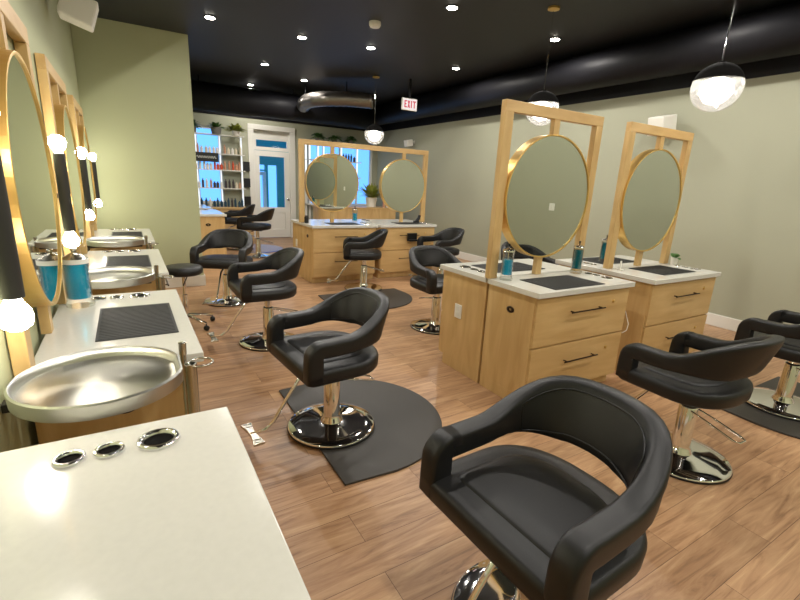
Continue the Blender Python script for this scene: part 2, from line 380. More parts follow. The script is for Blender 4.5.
# ------------------------------------------------------------------ salon chair
def band_path():
    W = .64; t = .086; yy = W/2-t/2; xf = .305
    fr = []   # (pos, n(plan normal), up-size h, in-wall tangent) sampled
    side = []
    xc = xf-.05
    # post
    side.append((xc, yy, .02, .1)); side.append((xc, yy, .08, .098)); side.append((xc, yy, .14, .094))
    cr = .047; cz = .15; 
    for i in range(1, 7):
        a = i*(pi/2)/6; side.append((xc-cr+cr*cos(a), yy, cz+cr*sin(a), .092))
    return side, xc-cr, yy, cz+cr
def chair_band():
    side, xs, yy, zs = band_path()
    path = [(p[0], p[1], p[2], p[3]) for p in side]
    # arm to back: parameter along straight then elliptical arc
    xa = .0; xb = -.31+.04
    def rise(u): u = max(0, min(1, u)); return u*u*(3-2*u)
    pl = []
    for i in range(1, 7): pl.append((xs+(xa-xs)*i/6, yy))
    for i in range(1, 25):
        a = i*pi/24; 
        pl.append((xa-(xa-xb)*(abs(sin(a))**.85), yy*(abs(cos(a))**.9)*(1 if cos(a) > 0 else -1)))
    for i in range(5, -1, -1): pl.append((xs+(xa-xs)*i/6, -yy))
    L = [0]; prev = (xs, yy)
    for p in pl: L.append(L[-1]+math.dist(prev, p)); prev = p
    L = L[1:]; tot = L[-1]
    for p, s in zip(pl, L):
        u = min(s, tot-s)/(tot/2)
        h = .092+.135*rise((u-.30)/.5)
        zt = zs+.043+.02*u+.145*rise((u-.25)/.6)
        path.append((p[0], p[1], zt-h/2, h))
    for p in side[::-1]: path.append((p[0], -p[1], p[2], p[3]))
    bm = bmesh.new(); K = 28; rings = []; N = len(path); t = .086
    P = [Vector(p[:3]) for p in path]
    for i in range(N):
        T = (P[min(i+1, N-1)]-P[max(i-1, 0)]).normalized()
        if i < len(side): n = Vector((0, 1, 0))
        elif i >= N-len(side): n = Vector((0, -1, 0))
        else:
            n = Vector((T.y, -T.x, 0)).normalized()
            if n.dot(Vector((P[i].x-.02, P[i].y, 0))) < 0: n = -n
        B = T.cross(n).normalized()
        # lean of the back outwards
        h = path[i][3]; hb = max(0, (h-.09)/.12)
        ring = []
        for k in range(K):
            a = 2*pi*k/K; c, s_ = cos(a), sin(a)
            e = 2/4.6
            sx = abs(c)**e*(1 if c > 0 else -1); sy = abs(s_)**e*(1 if s_ > 0 else -1)
            w = t/2*(1-.16*hb)
            v = P[i]+n*(sx*w)+B*(sy*h/2)
            zz = (v-P[i]).z
            v += n*(zz*.28*hb)
            ring.append(bm.verts.new(v))
        rings.append(ring)
    for a, b in zip(rings, rings[1:]):
        for k in range(K): bm.faces.new((a[k], a[(k+1) % K], b[(k+1) % K], b[k]))
    bm.faces.new(rings[0][::-1]); bm.faces.new(rings[-1])
    return bm, path
def seat_outline(off=0, n=26):
    W = .64/2-.003-off; xf = .303-off; xa = .0; xb = -.25+off; r = .04
    pts = []
    for i in range(5):
        a = i*(pi/2)/4; pts.append((xf-r+r*cos(a), W-r+r*sin(a)))
    for i in range(n+1):
        a = i*pi/n; pts.append((xa-(xa-xb)*abs(sin(a))**.9, W*(abs(cos(a))**.8)*(1 if cos(a) >= 0 else -1)))
    for i in range(4, -1, -1):
        a = i*(pi/2)/4; pts.append((xf-r+r*cos(a), -(W-r+r*sin(a))))
    return pts
def make_chair():
    t = thing('salon_chair', '', 'chair')
    u = bpy.data.objects.new('seat_height', None)
    zs = .47
    def at(o, z=zs): o.location.z = z; return o
    bm = bmesh.new()
    rings = []
    for off, z in ((.04, -.006), (.012, 0), (.003, .012), (0, .06), (.006, .078), (.02, .087), (.055, .09)):
        rings.append([bm.verts.new((x, y, z)) for x, y in seat_outline(off)])
    n = len(rings[0])
    for a, b in zip(rings, rings[1:]):
        for k in range(n): bm.faces.new((a[k], a[(k+1) % n], b[(k+1) % n], b[k]))
    bm.faces.new(rings[0][::-1]); bm.faces.new(rings[-1])
    s = at(link('seat', bm, 'leather', t, smooth=True))
    bm = bmesh.new()
    rings = [[bm.verts.new((x, y, z)) for x, y in seat_outline(off)] for off, z in ((.09, .086), (.094, .094), (.11, .099), (.16, .102))]
    for a, b in zip(rings, rings[1:]):
        for k in range(n): bm.faces.new((a[k], a[(k+1) % n], b[(k+1) % n], b[k]))
    bm.faces.new(rings[-1])
    c = link('seat_cushion', bm, 'leather', s, smooth=True)
    bm, path = chair_band()
    b = at(link('armrest_and_back', bm, 'leather', t, smooth=True))
    # piping seam around the inner back pad
    bm = bmesh.new()
    N = len(path); mid = (N-1)/2; up = []; lo = []
    for i in range(N):
        if abs(i-mid) <= 9:
            x, y, z, h = path[i]; P = Vector((x, y, z))
            T = (Vector(path[i+1][:3])-Vector(path[i-1][:3])).normalized(); nn = Vector((T.y, -T.x, 0)).normalized()
            if nn.dot(Vector((P.x-.02, P.y, 0))) < 0: nn = -nn
            hb = max(0, (h-.09)/.12); w = .043*(1-.16*hb)
            up.append(P-nn*(w-.001-.28*hb*h*.36)+Vector((0, 0, h*.36)))
            lo.append(P-nn*(w-.001+.28*hb*h*.36)-Vector((0, 0, h*.36)))
    tube(bm, up+lo[::-1], .0035, 8, closed=True)
    link('seam_piping', bm, 'piping', b, smooth=True)
    bm = bmesh.new(); box(bm, -.11, .11, -.10, .10, zs-.035, zs-.008); link('seat_plate', bm, 'black', t, bevel=.006)
    bm = bmesh.new(); lathe(bm, [(.0, .3), (.033, .3), (.033, zs-.035), (0, zs-.035)]); link('piston', bm, 'chrome', t, smooth=False)
    bm = bmesh.new(); lathe(bm, [(.075, .03), (.07, .05), (.058, .07), (.052, .09), (.05, .34), (.046, .35), (.034, .352)]); link('pump_column', bm, 'chrome', t, smooth=True)
    bm = bmesh.new(); lathe(bm, [(0, .0), (.262, .0), (.275, .008), (.276, .018), (.268, .024), (.2, .03), (.12, .038), (.07, .045), (0, .046)], n=56); bs = link('base_plate', bm, 'chrome', t, smooth=True)
    bm = bmesh.new(); tube(bm, [(.272*cos(a), .272*sin(a), .008) for a in [2*pi*i/56 for i in range(56)]], .008, 8, closed=True); link('rubber_ring', bm, 'black', bs, smooth=True)
    # pump lever, a U of wire behind
    bm = bmesh.new(); z = .33
    tube(bm, [(-.03, .035, z), (-.12, .04, z-.02), (-.27, .045, z-.06), (-.295, .03, z-.066), (-.297, -.03, z-.066), (-.27, -.045, z-.06), (-.12, -.04, z-.02), (-.03, -.035, z)], .006, 8)
    link('pump_lever', bm, 'chrome', t, smooth=True)
    # footrest
    bm = bmesh.new(); tube(bm, [(.08, 0, zs-.02), (.2, 0, zs-.06), (.30, 0, .27), (.38, 0, .15), (.43, 0, .11), (.52, 0, .103)], .011, 10)
    f = link('footrest', bm, 'chrome', t, smooth=True)
    bm = bmesh.new(); prism(bm, [(.475, -.12), (.54, -.12), (.525, -.03), (.525, .03), (.54, .12), (.475, .12), (.488, .03), (.488, -.03)], .095, .112)
    for yy_ in (-.105, -.075, .075, .105): box(bm, .482, .532, yy_-.006, yy_+.006, .112, .117)
    link('foot_plate', bm, 'steel', f, bevel=.003)
    bpy.data.objects.remove(u)
    return t
ch0 = make_chair()
def raise_chair(t, dz):
    for k in kids(t):
        n = k.name.split('.')[0]
        if n in ('seat', 'armrest_and_back'): k.location.z += dz
        elif n == 'seat_plate': k.location.z += dz
        elif n == 'footrest': k.location.z += dz*.5
        elif n == 'piston': k.location.z += dz
CH = [(1.0, 2.39, 185, -.012, 'black salon chair with curved arms in the middle left, chrome base on the half-round mat'),
 (1.125, .825, 182, -.005, 'large black salon chair in the foreground beside the empty white counter'),
 (2.77, 1.14, 89, -.01, 'black salon chair seen from behind facing the near double-drawer station'),
 (4.23, 1.12, 91, -.03, 'black salon chair cut off by the right edge of the photo'),
 (1.06, 4.1, 180, .02, 'black salon chair behind the middle left one, beside the round stool'),
 (.98, 5.72, 242, 0, 'black salon chair turned toward the camera near the green wall corner'),
 (2.88, 5.72, 157, 0, 'black salon chair in front of the left far mirror station'),
 (2.84, 3.83, 271, 0, 'black salon chair partly hidden behind the left end of the near station'),
 (4.33, 5.8, 176, 0, 'black salon chair in front of the right far mirror station'),
 (2.15, 8.95, 150, 0.07, 'black salon chair beside the blue floor mat, nearer of the two before the door'),
 (2.02, 9.95, 160, .07, 'farthest black salon chair, behind another one before the white door'),
 (4.3, 3.95, 250, 0, 'black salon chair behind the near round mirror, only its back showing')]
for i, (x, y, a, dz, lb) in enumerate(CH):
    c = ch0 if i == 0 else dup(ch0)
    c.location = (x, y, 0); c.rotation_euler = (0, 0, R(a)); c['label'] = lb; c['group'] = 'black salon chairs'
    c['dz'] = dz
for c in [o for o in bpy.data.objects if o.get('dz') is not None]:
    raise_chair(c, c['dz']); del c['dz']
# mats under the chairs
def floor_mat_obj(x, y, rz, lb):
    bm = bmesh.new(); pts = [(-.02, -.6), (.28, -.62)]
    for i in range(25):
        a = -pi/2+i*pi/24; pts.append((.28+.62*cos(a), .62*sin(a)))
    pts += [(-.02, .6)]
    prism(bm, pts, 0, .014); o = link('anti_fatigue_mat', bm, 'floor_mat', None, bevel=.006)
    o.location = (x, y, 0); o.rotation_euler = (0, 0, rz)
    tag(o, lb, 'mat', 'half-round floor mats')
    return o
floor_mat_obj(.86, 2.42, 0, 'half-round black floor mat under the middle left salon chair')
floor_mat_obj(4.32, 1.36, R(-90), 'black floor mat under the chair cut off at the right edge')
floor_mat_obj(2.72, 5.55, R(-90), 'half-round black floor mat before the left far mirror station')
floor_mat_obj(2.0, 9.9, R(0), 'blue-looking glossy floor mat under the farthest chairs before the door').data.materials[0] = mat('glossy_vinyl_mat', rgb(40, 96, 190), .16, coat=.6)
# lift those chairs standing on mats
for i, c in enumerate([o for o in bpy.data.objects if o.name.startswith('salon_chair')]):
    if any(abs(c.location.x-a) < .3 and abs(c.location.y-b) < .5 for a, b in ((1.0, 2.4), (4.32, 1.12), (2.88, 5.72), (2.02, 9.95))): c.location.z = .014

# stool
t = thing('rolling_stool', 'round black backless stool on casters beside the left counters', 'stool', (.42, 4.87, 0))
bm = bmesh.new(); lathe(bm, [(0, .555), (.165, .555), (.182, .57), (.186, .59), (.184, .615), (.17, .632), (.14, .64), (0, .643)]); link('seat', bm, 'leather', t, smooth=True)
bm = bmesh.new(); lathe(bm, [(.016, .33), (.016, .555)]); link('gas_rod', bm, 'chrome', t)
bm = bmesh.new(); lathe(bm, [(.026, .08), (.026, .34), (.016, .345)]); link('column', bm, 'chrome', t)
bm = bmesh.new(); tube(bm, [(.03, -.03, .53), (.0, -.11, .5), (-.02, -.15, .47)], .006, 8); link('height_lever', bm, 'black', t)
for k in range(5):
    a = 2*pi*k/5+.3
    bm = bmesh.new(); tube(bm, [(.02*cos(a), .02*sin(a), .12), (.15*cos(a), .15*sin(a), .095), (.27*cos(a), .27*sin(a), .075)], [.02, .016, .014], 10); lg = link('leg', bm, 'chrome', t, smooth=True)
    bm = bmesh.new(); lathe(bm, [(0, -.018), (.024, -.018), (.027, -.01), (.027, .01), (.024, .018), (0, .018)], Matrix.Translation((.27*cos(a), .27*sin(a), .028)) @ Matrix.Rotation(a, 4, 'Z') @ Matrix.Rotation(R(90), 4, 'Y'), 18)
    tube(bm, [(.27*cos(a), .27*sin(a), .045), (.27*cos(a), .27*sin(a), .075)], .006, 8)
    link('caster', bm, 'black', lg, smooth=True)

# ------------------------------------------------------------------ styling stations
SW, SD = 1.09, .5
def make_station(ring=True):
    t = thing('styling_station', '', 'station')
    w = SW/2-.02; d = SD
    bm = bmesh.new(); box(bm, -w, w, -(d-.035), -.002, .09, .84); box(bm, -w, w, -(d-.08), -.002, 0, .09)
    link('cabinet_body', bm, 'maple', t, bevel=.002)
    link('countertop', bx(-SW/2, SW/2, -d-.01, -.001, .84, .88), 'quartz', t, bevel=.004)
    for z0, z1, zh in ((.475, .83, .71), (.10, .462, .33)):
        dr = link('drawer', bx(-w+.006, w-.006, -(d-.015), -(d-.036), z0, z1), 'maple_h', t, bevel=.002)
        bm = bmesh.new(); tube(bm, [(-.19, -d-.02, zh), (.19, -d-.02, zh)], .006, 8)
        for x in (-.16, .16): tube(bm, [(x, -(d-.016), zh), (x, -d-.02, zh)], .005, 8)
        link('handle', bm, 'bronze', dr)
        bm = bmesh.new(); lathe(bm, [(0, 0), (.013, 0), (.013, .006), (0, .008)], Matrix.Translation((.33, -(d-.015), zh+.03)) @ Matrix.Rotation(R(90), 4, 'X'), 16); link('lock', bm, 'gold', dr, smooth=True)
    # brass cable port on the left flank, outlet on the right flank
    bm = bmesh.new(); M4 = Matrix.Translation((-w, -.25, .70)) @ Matrix.Rotation(R(-90), 4, 'Y') @ Matrix.Diagonal((1, 1.5, 1, 1))
    lathe(bm, [(.009, 0), (.024, 0), (.024, .006), (.009, .008), (.009, 0)], M4, 20); link('cable_port', bm, 'bronze', t, smooth=True)
    o = link('outlet', bx(w, w+.007, -.31, -.235, .465, .585), 'white', t, bevel=.003)
    bm = bmesh.new()
    for zc in (.5, .55): box(bm, w+.007, w+.009, -.291, -.254, zc-.017, zc+.017)
    link('socket', bm, 'trim', o, bevel=.002)
    for y, r in ((-.158, .031), (-.233, .031), (-.333, .046)):
        bm = bmesh.new(); lathe(bm, [(r*.74, .883), (r*.8, .89), (r*.96, .89), (r*1.06, .8805), (r*.74, .8805)], Matrix.Translation((SW/2-.112, y, 0)), 28)
        rg = link('tool_ring', bm, 'chrome', t, smooth=True)
        bm = bmesh.new(); lathe(bm, [(0, .8812), (r*.72, .8812), (r*.72, .8806), (0, .8806)], Matrix.Translation((SW/2-.112, y, 0)), 28); link('hole_shade_disc', bm, 'hole', rg)  # flat black disc, shade inside the opening put into its colour
    return t
st0 = make_station(); GS = 'styling stations with two drawers'
FX, FY = 2.835, 2.465
STN = [(FX, FY, 0, 'maple two-drawer styling station nearest the centre, facing the camera'),
 (FX, FY, 180, 'maple station backed against the nearest one, outlet on its visible side'),
 (4.165, 2.44, 0, 'maple two-drawer styling station at the right with the tiny potted plant'),
 (4.165, 2.44, 180, 'maple station backed against the right one, only its white top showing'),
 (2.83, 6.75, 0, 'far maple two-drawer styling station at the left under the round mirror'),
 (2.83, 6.75, 180, 'station behind the left far one, back to back'),
 (3.97, 6.75, 0, 'far maple two-drawer styling station at the right beside the right wall'),
 (3.97, 6.75, 180, 'station behind the right far one, back to back'),
 (XL+.02, .735, 90, 'large empty white-topped station in the foreground at lower left'),
 (XL+.02, 2.30, 90, 'left wall station holding the wide blue jar and black mat'),
 (XL+.02, 3.90, 90, 'third station along the left wall, behind the second round tray'),
 (XL+.02, 5.53, 90, 'farthest station along the left wall, against the green end wall')]
for i, (x, y, a, lb) in enumerate(STN):
    c = st0 if i == 0 else dup(st0)
    c.location = (x, y, 0); c.rotation_euler = (0, 0, R(a)); c['label'] = lb; c['group'] = GS
    if x < 0: c.scale = (1.0, 1.06, 1)
    if (x, a) == (FX, 180): c.scale = (1, 1.16, 1); c.location.y += .02

# mirror in a wooden frame
def make_mirror(double, W=1.065):
    t = thing('framed_round_mirror', '', 'mirror')
    z0 = .88; z1 = 2.135; pw = .078; pd = .05 if double else .045
    for s in (-1, 1):
        x0, x1 = sorted((s*W/2, s*(W/2-pw)))
        link('post', bx(x0, x1, -pd/2, pd/2, z0+.001, z1-.075), 'frame_wood', t, bevel=.003)
    link('top_rail', bx(-W/2, W/2, -pd/2, pd/2, z1-.075, z1), 'maple_h', t, bevel=.003)
    c = 1.487 if double else 1.47; r = .465
    link('hanger', bx(-.03, .03, -pd/2+.005, pd/2-.005, c+r-.004, z1-.075), 'frame_wood', t)
    link('hanger', bx(-.03, .03, -pd/2+.005, pd/2-.005, z0+.001, c-r+.004), 'frame_wood', t)
    mt = Matrix.Translation((0, 0, c)) @ Matrix.Rotation(R(90), 4, 'X')
    bm = bmesh.new(); h = .042 if double else .05
    hb_ = -h if double else -.022
    lathe(bm, [(r, hb_), (r, h), (r-.012, h), (r-.012, hb_), (r, hb_)], mt, 72)
    link('mirror_rim', bm, 'gold', t, smooth=False, bevel=.002)
    for s in ((1, -1) if double else (1,)):
        bm = bmesh.new(); lathe(bm, [(0, s*(h-.008)), (r-.011, s*(h-.008)), (r-.011, s*(h-.014)), (0, s*(h-.014))], mt, 72)
        link('mirror_glass', bm, 'mirror', t)
    bm = bmesh.new(); lathe(bm, [(0, -.012), (r-.012, -.012), (r-.012, .012), (0, .012)], mt, 48); link('backing', bm, 'black', t)
    return t
m0 = make_mirror(True); GM = 'round mirrors in wooden frames'
m0.location = (2.815, FY, 0); m0['label'] = 'tall round brass-rimmed mirror in a wood frame on the nearest centre station'; m0['group'] = GM
m2 = make_mirror(True, 1.0); m2.location = (4.185, 2.44, 0); m2['label'] = 'round brass-rimmed mirror in a wood frame on the right station by the wall'; m2['group'] = GM
m1 = make_mirror(False); m1['group'] = GM
m1.location = (XL+.027, 2.24, 0); m1.rotation_euler.z = R(90); m1['label'] = 'round mirror in a wood frame on the left wall, cut off by the left edge'
dup(m1, (XL+.027, 3.84, 0), R(90), 'second framed round mirror along the left wall', GM)
dup(m1, (XL+.027, 5.47, 0), R(90), 'third and farthest framed round mirror along the left wall', GM)
# far wide frame with two mirrors
t = thing('wide_mirror_frame', 'wide wooden frame holding two round mirrors over the far stations', 'mirror', (3.42, 6.75, 0))
a, b = -1.16, 1.165
link('post', bx(a, a+.08, -.025, .025, .881, 2.03), 'frame_wood', t, bevel=.003); link('post', bx(b-.08, b, -.025, .025, .881, 2.03), 'frame_wood', t, bevel=.003)
link('top_rail', bx(a, b, -.025, .025, 2.03, 2.105), 'maple_h', t, bevel=.003)
for xc in (2.80-3.42, 4.1-3.42):
    c, r, h = 1.49, .445, .04; mt = Matrix.Translation((xc, 0, c)) @ Matrix.Rotation(R(90), 4, 'X')
    link('hanger', bx(xc-.028, xc+.028, -.02, .02, c+r-.004, 2.03), 'frame_wood', t); link('hanger', bx(xc-.028, xc+.028, -.02, .02, .881, c-r+.004), 'frame_wood', t)
    bm = bmesh.new(); lathe(bm, [(r, -h), (r, h), (r-.012, h), (r-.012, -h), (r, -h)], mt, 64); rm = link('mirror_rim', bm, 'gold', t, bevel=.002)
    for s in (1, -1):
        bm = bmesh.new(); lathe(bm, [(0, s*(h-.008)), (r-.011, s*(h-.008)), (r-.011, s*(h-.014)), (0, s*(h-.014))], mt, 64); link('mirror_glass', bm, 'mirror', rm)

# counter mats
def cmat(x, y, w, d, lb, rz=0):
    bm = bmesh.new(); box(bm, -w/2, w/2, -d/2, d/2, 0, .004)
    n = 22
    for i in range(n): box(bm, -w/2+.01+i*(w-.02)/n, -w/2+.01+(i+.55)*(w-.02)/n, -d/2+.01, d/2-.01, .004, .0055)
    o = link('counter_mat', bm, 'black_mat', None); o.location = (x, y, .8805); o.rotation_euler.z = rz
    tag(o, lb, 'mat', 'black heat mats on the counters')
cmat(2.765, 2.16, .55, .34, 'black heat mat on the nearest centre station')
cmat(2.8, 2.77, .55, .34, 'black heat mat on the top behind the near round mirror', pi)
cmat(4.19, 2.2, .52, .33, 'black heat mat on the right station beside the tiny plant')
cmat(4.15, 2.74, .55, .33, 'black heat mat on the top behind the right round mirror', pi)
cmat(2.87, 6.48, .5, .3, 'black heat mat under the left far mirror')
cmat(4.08, 6.48, .5, .3, 'black heat mat under the right far mirror')
cmat(-.01, 2.28, .5, .30, 'black ribbed heat mat beside the wide blue jar on the left counter', R(90))
cmat(-.03, 3.86, .5, .28, 'black heat mat on the third left counter behind the second round tray', R(90))
cmat(-.03, 5.5, .5, .28, 'black heat mat on the farthest left counter', R(90))

# round steel trays between the left stations
def make_tray():
    t = thing('round_steel_tray', '', 'tray')
    n = 64; r = .228
    def rad(a):
        # circle, clipped to a straight lip with a corner on the room side
        x = r*cos(a); return r if x < .218 else .218/max(.3, cos(a))
    bm = bmesh.new(); rings = []
    for dr, z in ((-.012, 0), (0, .004), (.002, .045), (-.004, .049), (-.010, .045), (-.016, .018), (-.034, .011), (-.06, .0105)):
        rings.append([bm.verts.new(((rad(2*pi*i/n)+dr)*cos(2*pi*i/n), (rad(2*pi*i/n)+dr)*sin(2*pi*i/n), z)) for i in range(n)])
    for p, q in zip(rings, rings[1:]):
        for k in range(n): bm.faces.new((p[k], p[(k+1) % n], q[(k+1) % n], q[k]))
    bm.faces.new(rings[0][::-1]); bm.faces.new(rings[-1]); bmesh.ops.remove_doubles(bm, verts=bm.verts, dist=1e-6)
    o = link('dish', bm, 'spun', t, smooth=True)
    m = o.modifiers.new('edge', 'EDGE_SPLIT'); m.split_angle = R(50)
    bm = bmesh.new(); box(bm, -.244, .2, -.02, .02, -.028, -.001); link('bracket', bm, 'dark_metal', t, bevel=.003)
    return t
t0 = make_tray(); GT = 'round steel trays between the left stations'
for i, (y, lb) in enumerate(((1.535, 'large round brushed steel tray nearest the camera beside the foreground counter'), (3.12, 'second round steel tray, behind the wide blue jar'), (4.72, 'third and smallest round steel tray near the green wall'))):
    c = t0 if i == 0 else dup(t0)
    c.location = (-.115, y+.015, .892); c['label'] = lb; c['group'] = GT
def make_holder():
    t = thing('dryer_holder', '', 'holder')
    bm = bmesh.new(); tube(bm, [(0, 0, 0), (0, 0, .9)], .011, 14); link('pole', bm, 'steel', t)
    bm = bmesh.new(); lathe(bm, [(.013, .9), (.014, .945), (0, .947), (0, .9), (.013, .9)], n=16); link('knob', bm, 'steel', t, smooth=False)
    bm = bmesh.new(); tube(bm, [(.055+.042*cos(a), -.03+.042*sin(a), .87) for a in [2*pi*i/24 for i in range(24)]], .004, 8, closed=True); link('ring', bm, 'steel', t, smooth=True)
    bm = bmesh.new(); lathe(bm, [(.018, .62), (.022, .62), (.022, .875), (.018, .875), (.018, .62)], Matrix.Translation((.018, -.04, 0)), 20); link('tool_tube', bm, 'steel', t, smooth=False)
    bm = bmesh.new(); lathe(bm, [(0, 0), (.05, 0), (.05, .01), (0, .012)], n=24); link('foot', bm, 'steel', t)
    return t
h0 = make_holder(); GH = 'dryer holder posts beside the trays'
for i, (y, lb) in enumerate(((1.68, 'steel dryer holder post with ring at the edge of the nearest round tray'), (3.26, 'steel dryer holder post beside the second round tray'), (4.86, 'steel dryer holder post beside the third round tray'))):
    c = h0 if i == 0 else dup(h0)
    c.location = (.125, y+.03, 0); c['label'] = lb; c['group'] = GH

# sconces on the left wall
def make_sconce():
    t = thing('cylinder_sconce', '', 'wall lamp')
    bm = bmesh.new(); lathe(bm, [(0, 1.2), (.028, 1.2), (.028, 1.615), (0, 1.615)]); link('shade', bm, 'dark_metal', t, bevel=.003)
    bm = bmesh.new(); box(bm, -.07, -.03, -.012, .012, 1.38, 1.405); link('wall_arm', bm, 'dark_metal', t)
    for z, s in ((1.2, -1), (1.615, 1)):
        bm = bmesh.new(); pr = [(0, 0), (.018, 0), (.022, .012), (.036, .035), (.04, .055), (.034, .078), (.018, .09), (0, .094)]
        lathe(bm, [(r, z+s*h) for r, h in pr], n=24); link('bulb', bm, 'bulb', t, smooth=True)
    return t
s0 = make_sconce(); GL = 'black tube sconces along the left wall'
for i, (y, lb) in enumerate(((1.52, 'black tube wall lamp with glowing bulbs at the left edge of the photo'), (3.08, 'second black tube wall lamp, between the first and second left mirrors'), (4.70, 'third black tube wall lamp along the left wall'), (6.28, 'farthest black tube wall lamp beside the green end wall'))):
    c = s0 if i == 0 else dup(s0)
    c.location = (XL+.071, y, 0); c['label'] = lb; c['group'] = GL

# jars of disinfectant
def make_jar(r, h, fill, m, kind):
    t = thing('disinfectant_jar', '', 'jar')
    bm = bmesh.new(); lathe(bm, [(0, 0), (r*1.12, 0), (r*1.15, .012), (r*1.02, .03), (r, .04), (r, h), (r-.004, h), (r-.004, .042), (0, .042)], n=36); link('glass_body', bm, 'glass', t, smooth=False)
    bm = bmesh.new(); lathe(bm, [(0, .043), (r-.005, .043), (r-.005, fill), (0, fill)], n=36); link('liquid', bm, m, t)
    if kind == 'wide':
        bm = bmesh.new(); lathe(bm, [(r, h-.02), (r+.003, h-.02), (r+.003, h+.002), (0, h+.002)], n=36); link('white_band', bm, 'white', t)
        bm = bmesh.new(); lathe(bm, [(r+.002, h+.003), (r*.6, h+.02), (r*.15, h+.032), (.012, h+.036), (.014, h+.05), (0, h+.055)], n=36); link('lid', bm, 'steel', t, smooth=True)
    else:
        bm = bmesh.new(); lathe(bm, [(r+.002, h-.012), (r+.003, h+.004), (r*.5, h+.012), (.006, h+.014), (.006, h+.03), (0, h+.032)], n=28); link('lid', bm, 'chrome', t, smooth=True)
        bm = bmesh.new(); lathe(bm, [(0, h+.032), (.008, h+.032), (.008, h+.045), (0, h+.047)], n=12); link('knob', bm, 'black', t)
        bm = bmesh.new(); tube(bm, [(0, 0, .05), (0, 0, h)], .003, 6); link('comb_basket_rod', bm, 'chrome', t)
    return t
GJ = 'blue disinfectant jars'
j = make_jar(.054, .235, .222, 'liquid', 'wide'); j.location = (-.245, 2.64, .8805); j['label'] = 'wide jar of bright blue liquid with white rim on the left counter'
ja = make_jar(.042, .225, .155, 'liquid', 'tall'); ja.location = (2.39, 2.375, .8805); ja['label'] = 'clear jar half full of blue liquid at the left end of the nearest centre station'; ja['group'] = GJ
jb = make_jar(.042, .225, .2, 'teal', 'tall'); jb.location = (3.19, 2.375, .8805); jb['label'] = 'jar full of teal liquid at the right of the nearest centre station'; jb['group'] = GJ
dup(jb, (3.97, 2.66, .8805), 0, 'teal jar on the top behind the right station, left of its frame post', GJ)
dup(ja, (3.12, 6.57, .8805), 0, 'small blue jar on the left far station', GJ)

# tiny potted plant
def plant(x, y, z, pr, ph, n, ll, lb, leaf='leaf', pot='pot', droop=.5, cat='plant', up=1.0, group=None, seed=1, lw=.3):
    rnd = random.Random(seed)
    t = thing('potted_plant', lb, cat, (x, y, z), 0, group)
    bm = bmesh.new(); lathe(bm, [(0, 0), (pr*.78, 0), (pr, ph), (pr*.9, ph), (pr*.88, ph-.01), (0, ph-.012)], n=28); link('pot', bm, pot, t, smooth=False)
    bm = bmesh.new()
    for i in range(n):
        a = rnd.uniform(0, 2*pi); el = rnd.uniform(.2, 1.3)*up; L = ll*rnd.uniform(.6, 1.1); w = L*lw*rnd.uniform(.7, 1.2)
        d = Vector((cos(a), sin(a), 0)); s = Vector((-sin(a), cos(a), 0)); p0 = Vector((0, 0, ph-.012))+d*pr*.3*rnd.random()
        row = []
        for k in range(6):
            f = k/5; p = p0+d*(L*f*cos(el))+Vector((0, 0, L*f*sin(el)-droop*L*f*f*.6))
            ww = w*.5*math.sin(pi*min(.98, f*.9+.08)); row.append((p+s*ww+Vector((0, 0, ww*.3)), p, p-s*ww+Vector((0, 0, ww*.3))))
        vs = [[bm.verts.new(q) for q in r_] for r_ in row]
        for p_, q_ in zip(vs, vs[1:]):
            for k in range(2): bm.faces.new((p_[k], p_[k+1], q_[k+1], q_[k]))
    link('foliage', bm, leaf, t, smooth=True)
    return t
plant(4.655, 2.345, .8805, .035, .075, 9, .09, 'tiny green plant in a white pot on the right station', seed=3, lw=.6)

# small items
bm = bmesh.new(); prism(bm, [(-.012, -.03), (.012, -.03), (.008, .03), (-.008, .03)], 0, .012); box(bm, -.006, .006, -.006, .006, .012, .085)
o = link('hair_clip', bm, 'white', None, bevel=.002); o.location = (3.74, 2.33, .8805); tag(o, 'small white upright clip at the left end of the right station', 'clip')
t = thing('hair_clipper', 'dark hair clipper standing at the left end of the left far station', 'clipper', (2.33, 6.62, .8805))
link('body', bx(-.03, .03, -.025, .025, 0, .1), 'black', t, bevel=.01); link('blade', bx(-.022, .022, -.012, .012, .1, .115), 'bronze', t)
bm = bmesh.new(); prism(bm, [(-.05, -.03), (.05, -.03), (.06, .03), (-.04, .03)], 0, .03); tube(bm, [(0, 0, .02), (.05, 0, .07), (.07, 0, .13)], [.025, .03, .022], 12)
o = link('hair_dryer', bm, 'black', None); o.location = (4.32, 6.6, .8805); tag(o, 'black hair dryer standing on the right far station', 'dryer')
t = thing('dryer_holster', 'black box holster hanging on the drawer front of the right far station', 'holster', (4.0, 6.188, .62))
link('holster', bx(-.09, .09, 0, .035, 0, .13), 'black', t, bevel=.006)
link('lip', bx(-.08, .08, -.05, 0, .0, .03), 'black', t, bevel=.006)
bm = bmesh.new(); tube(bm, [(3.38, 2.05, .70), (3.392, 2.0, .62), (3.385, 1.955, .53), (3.36, 1.947, .482), (3.3, 1.946, .47)], .003, 6); tag(link('power_cord', bm, 'trim', smooth=True), 'thin pale cord drooping at the right edge of the nearest station', 'cord')

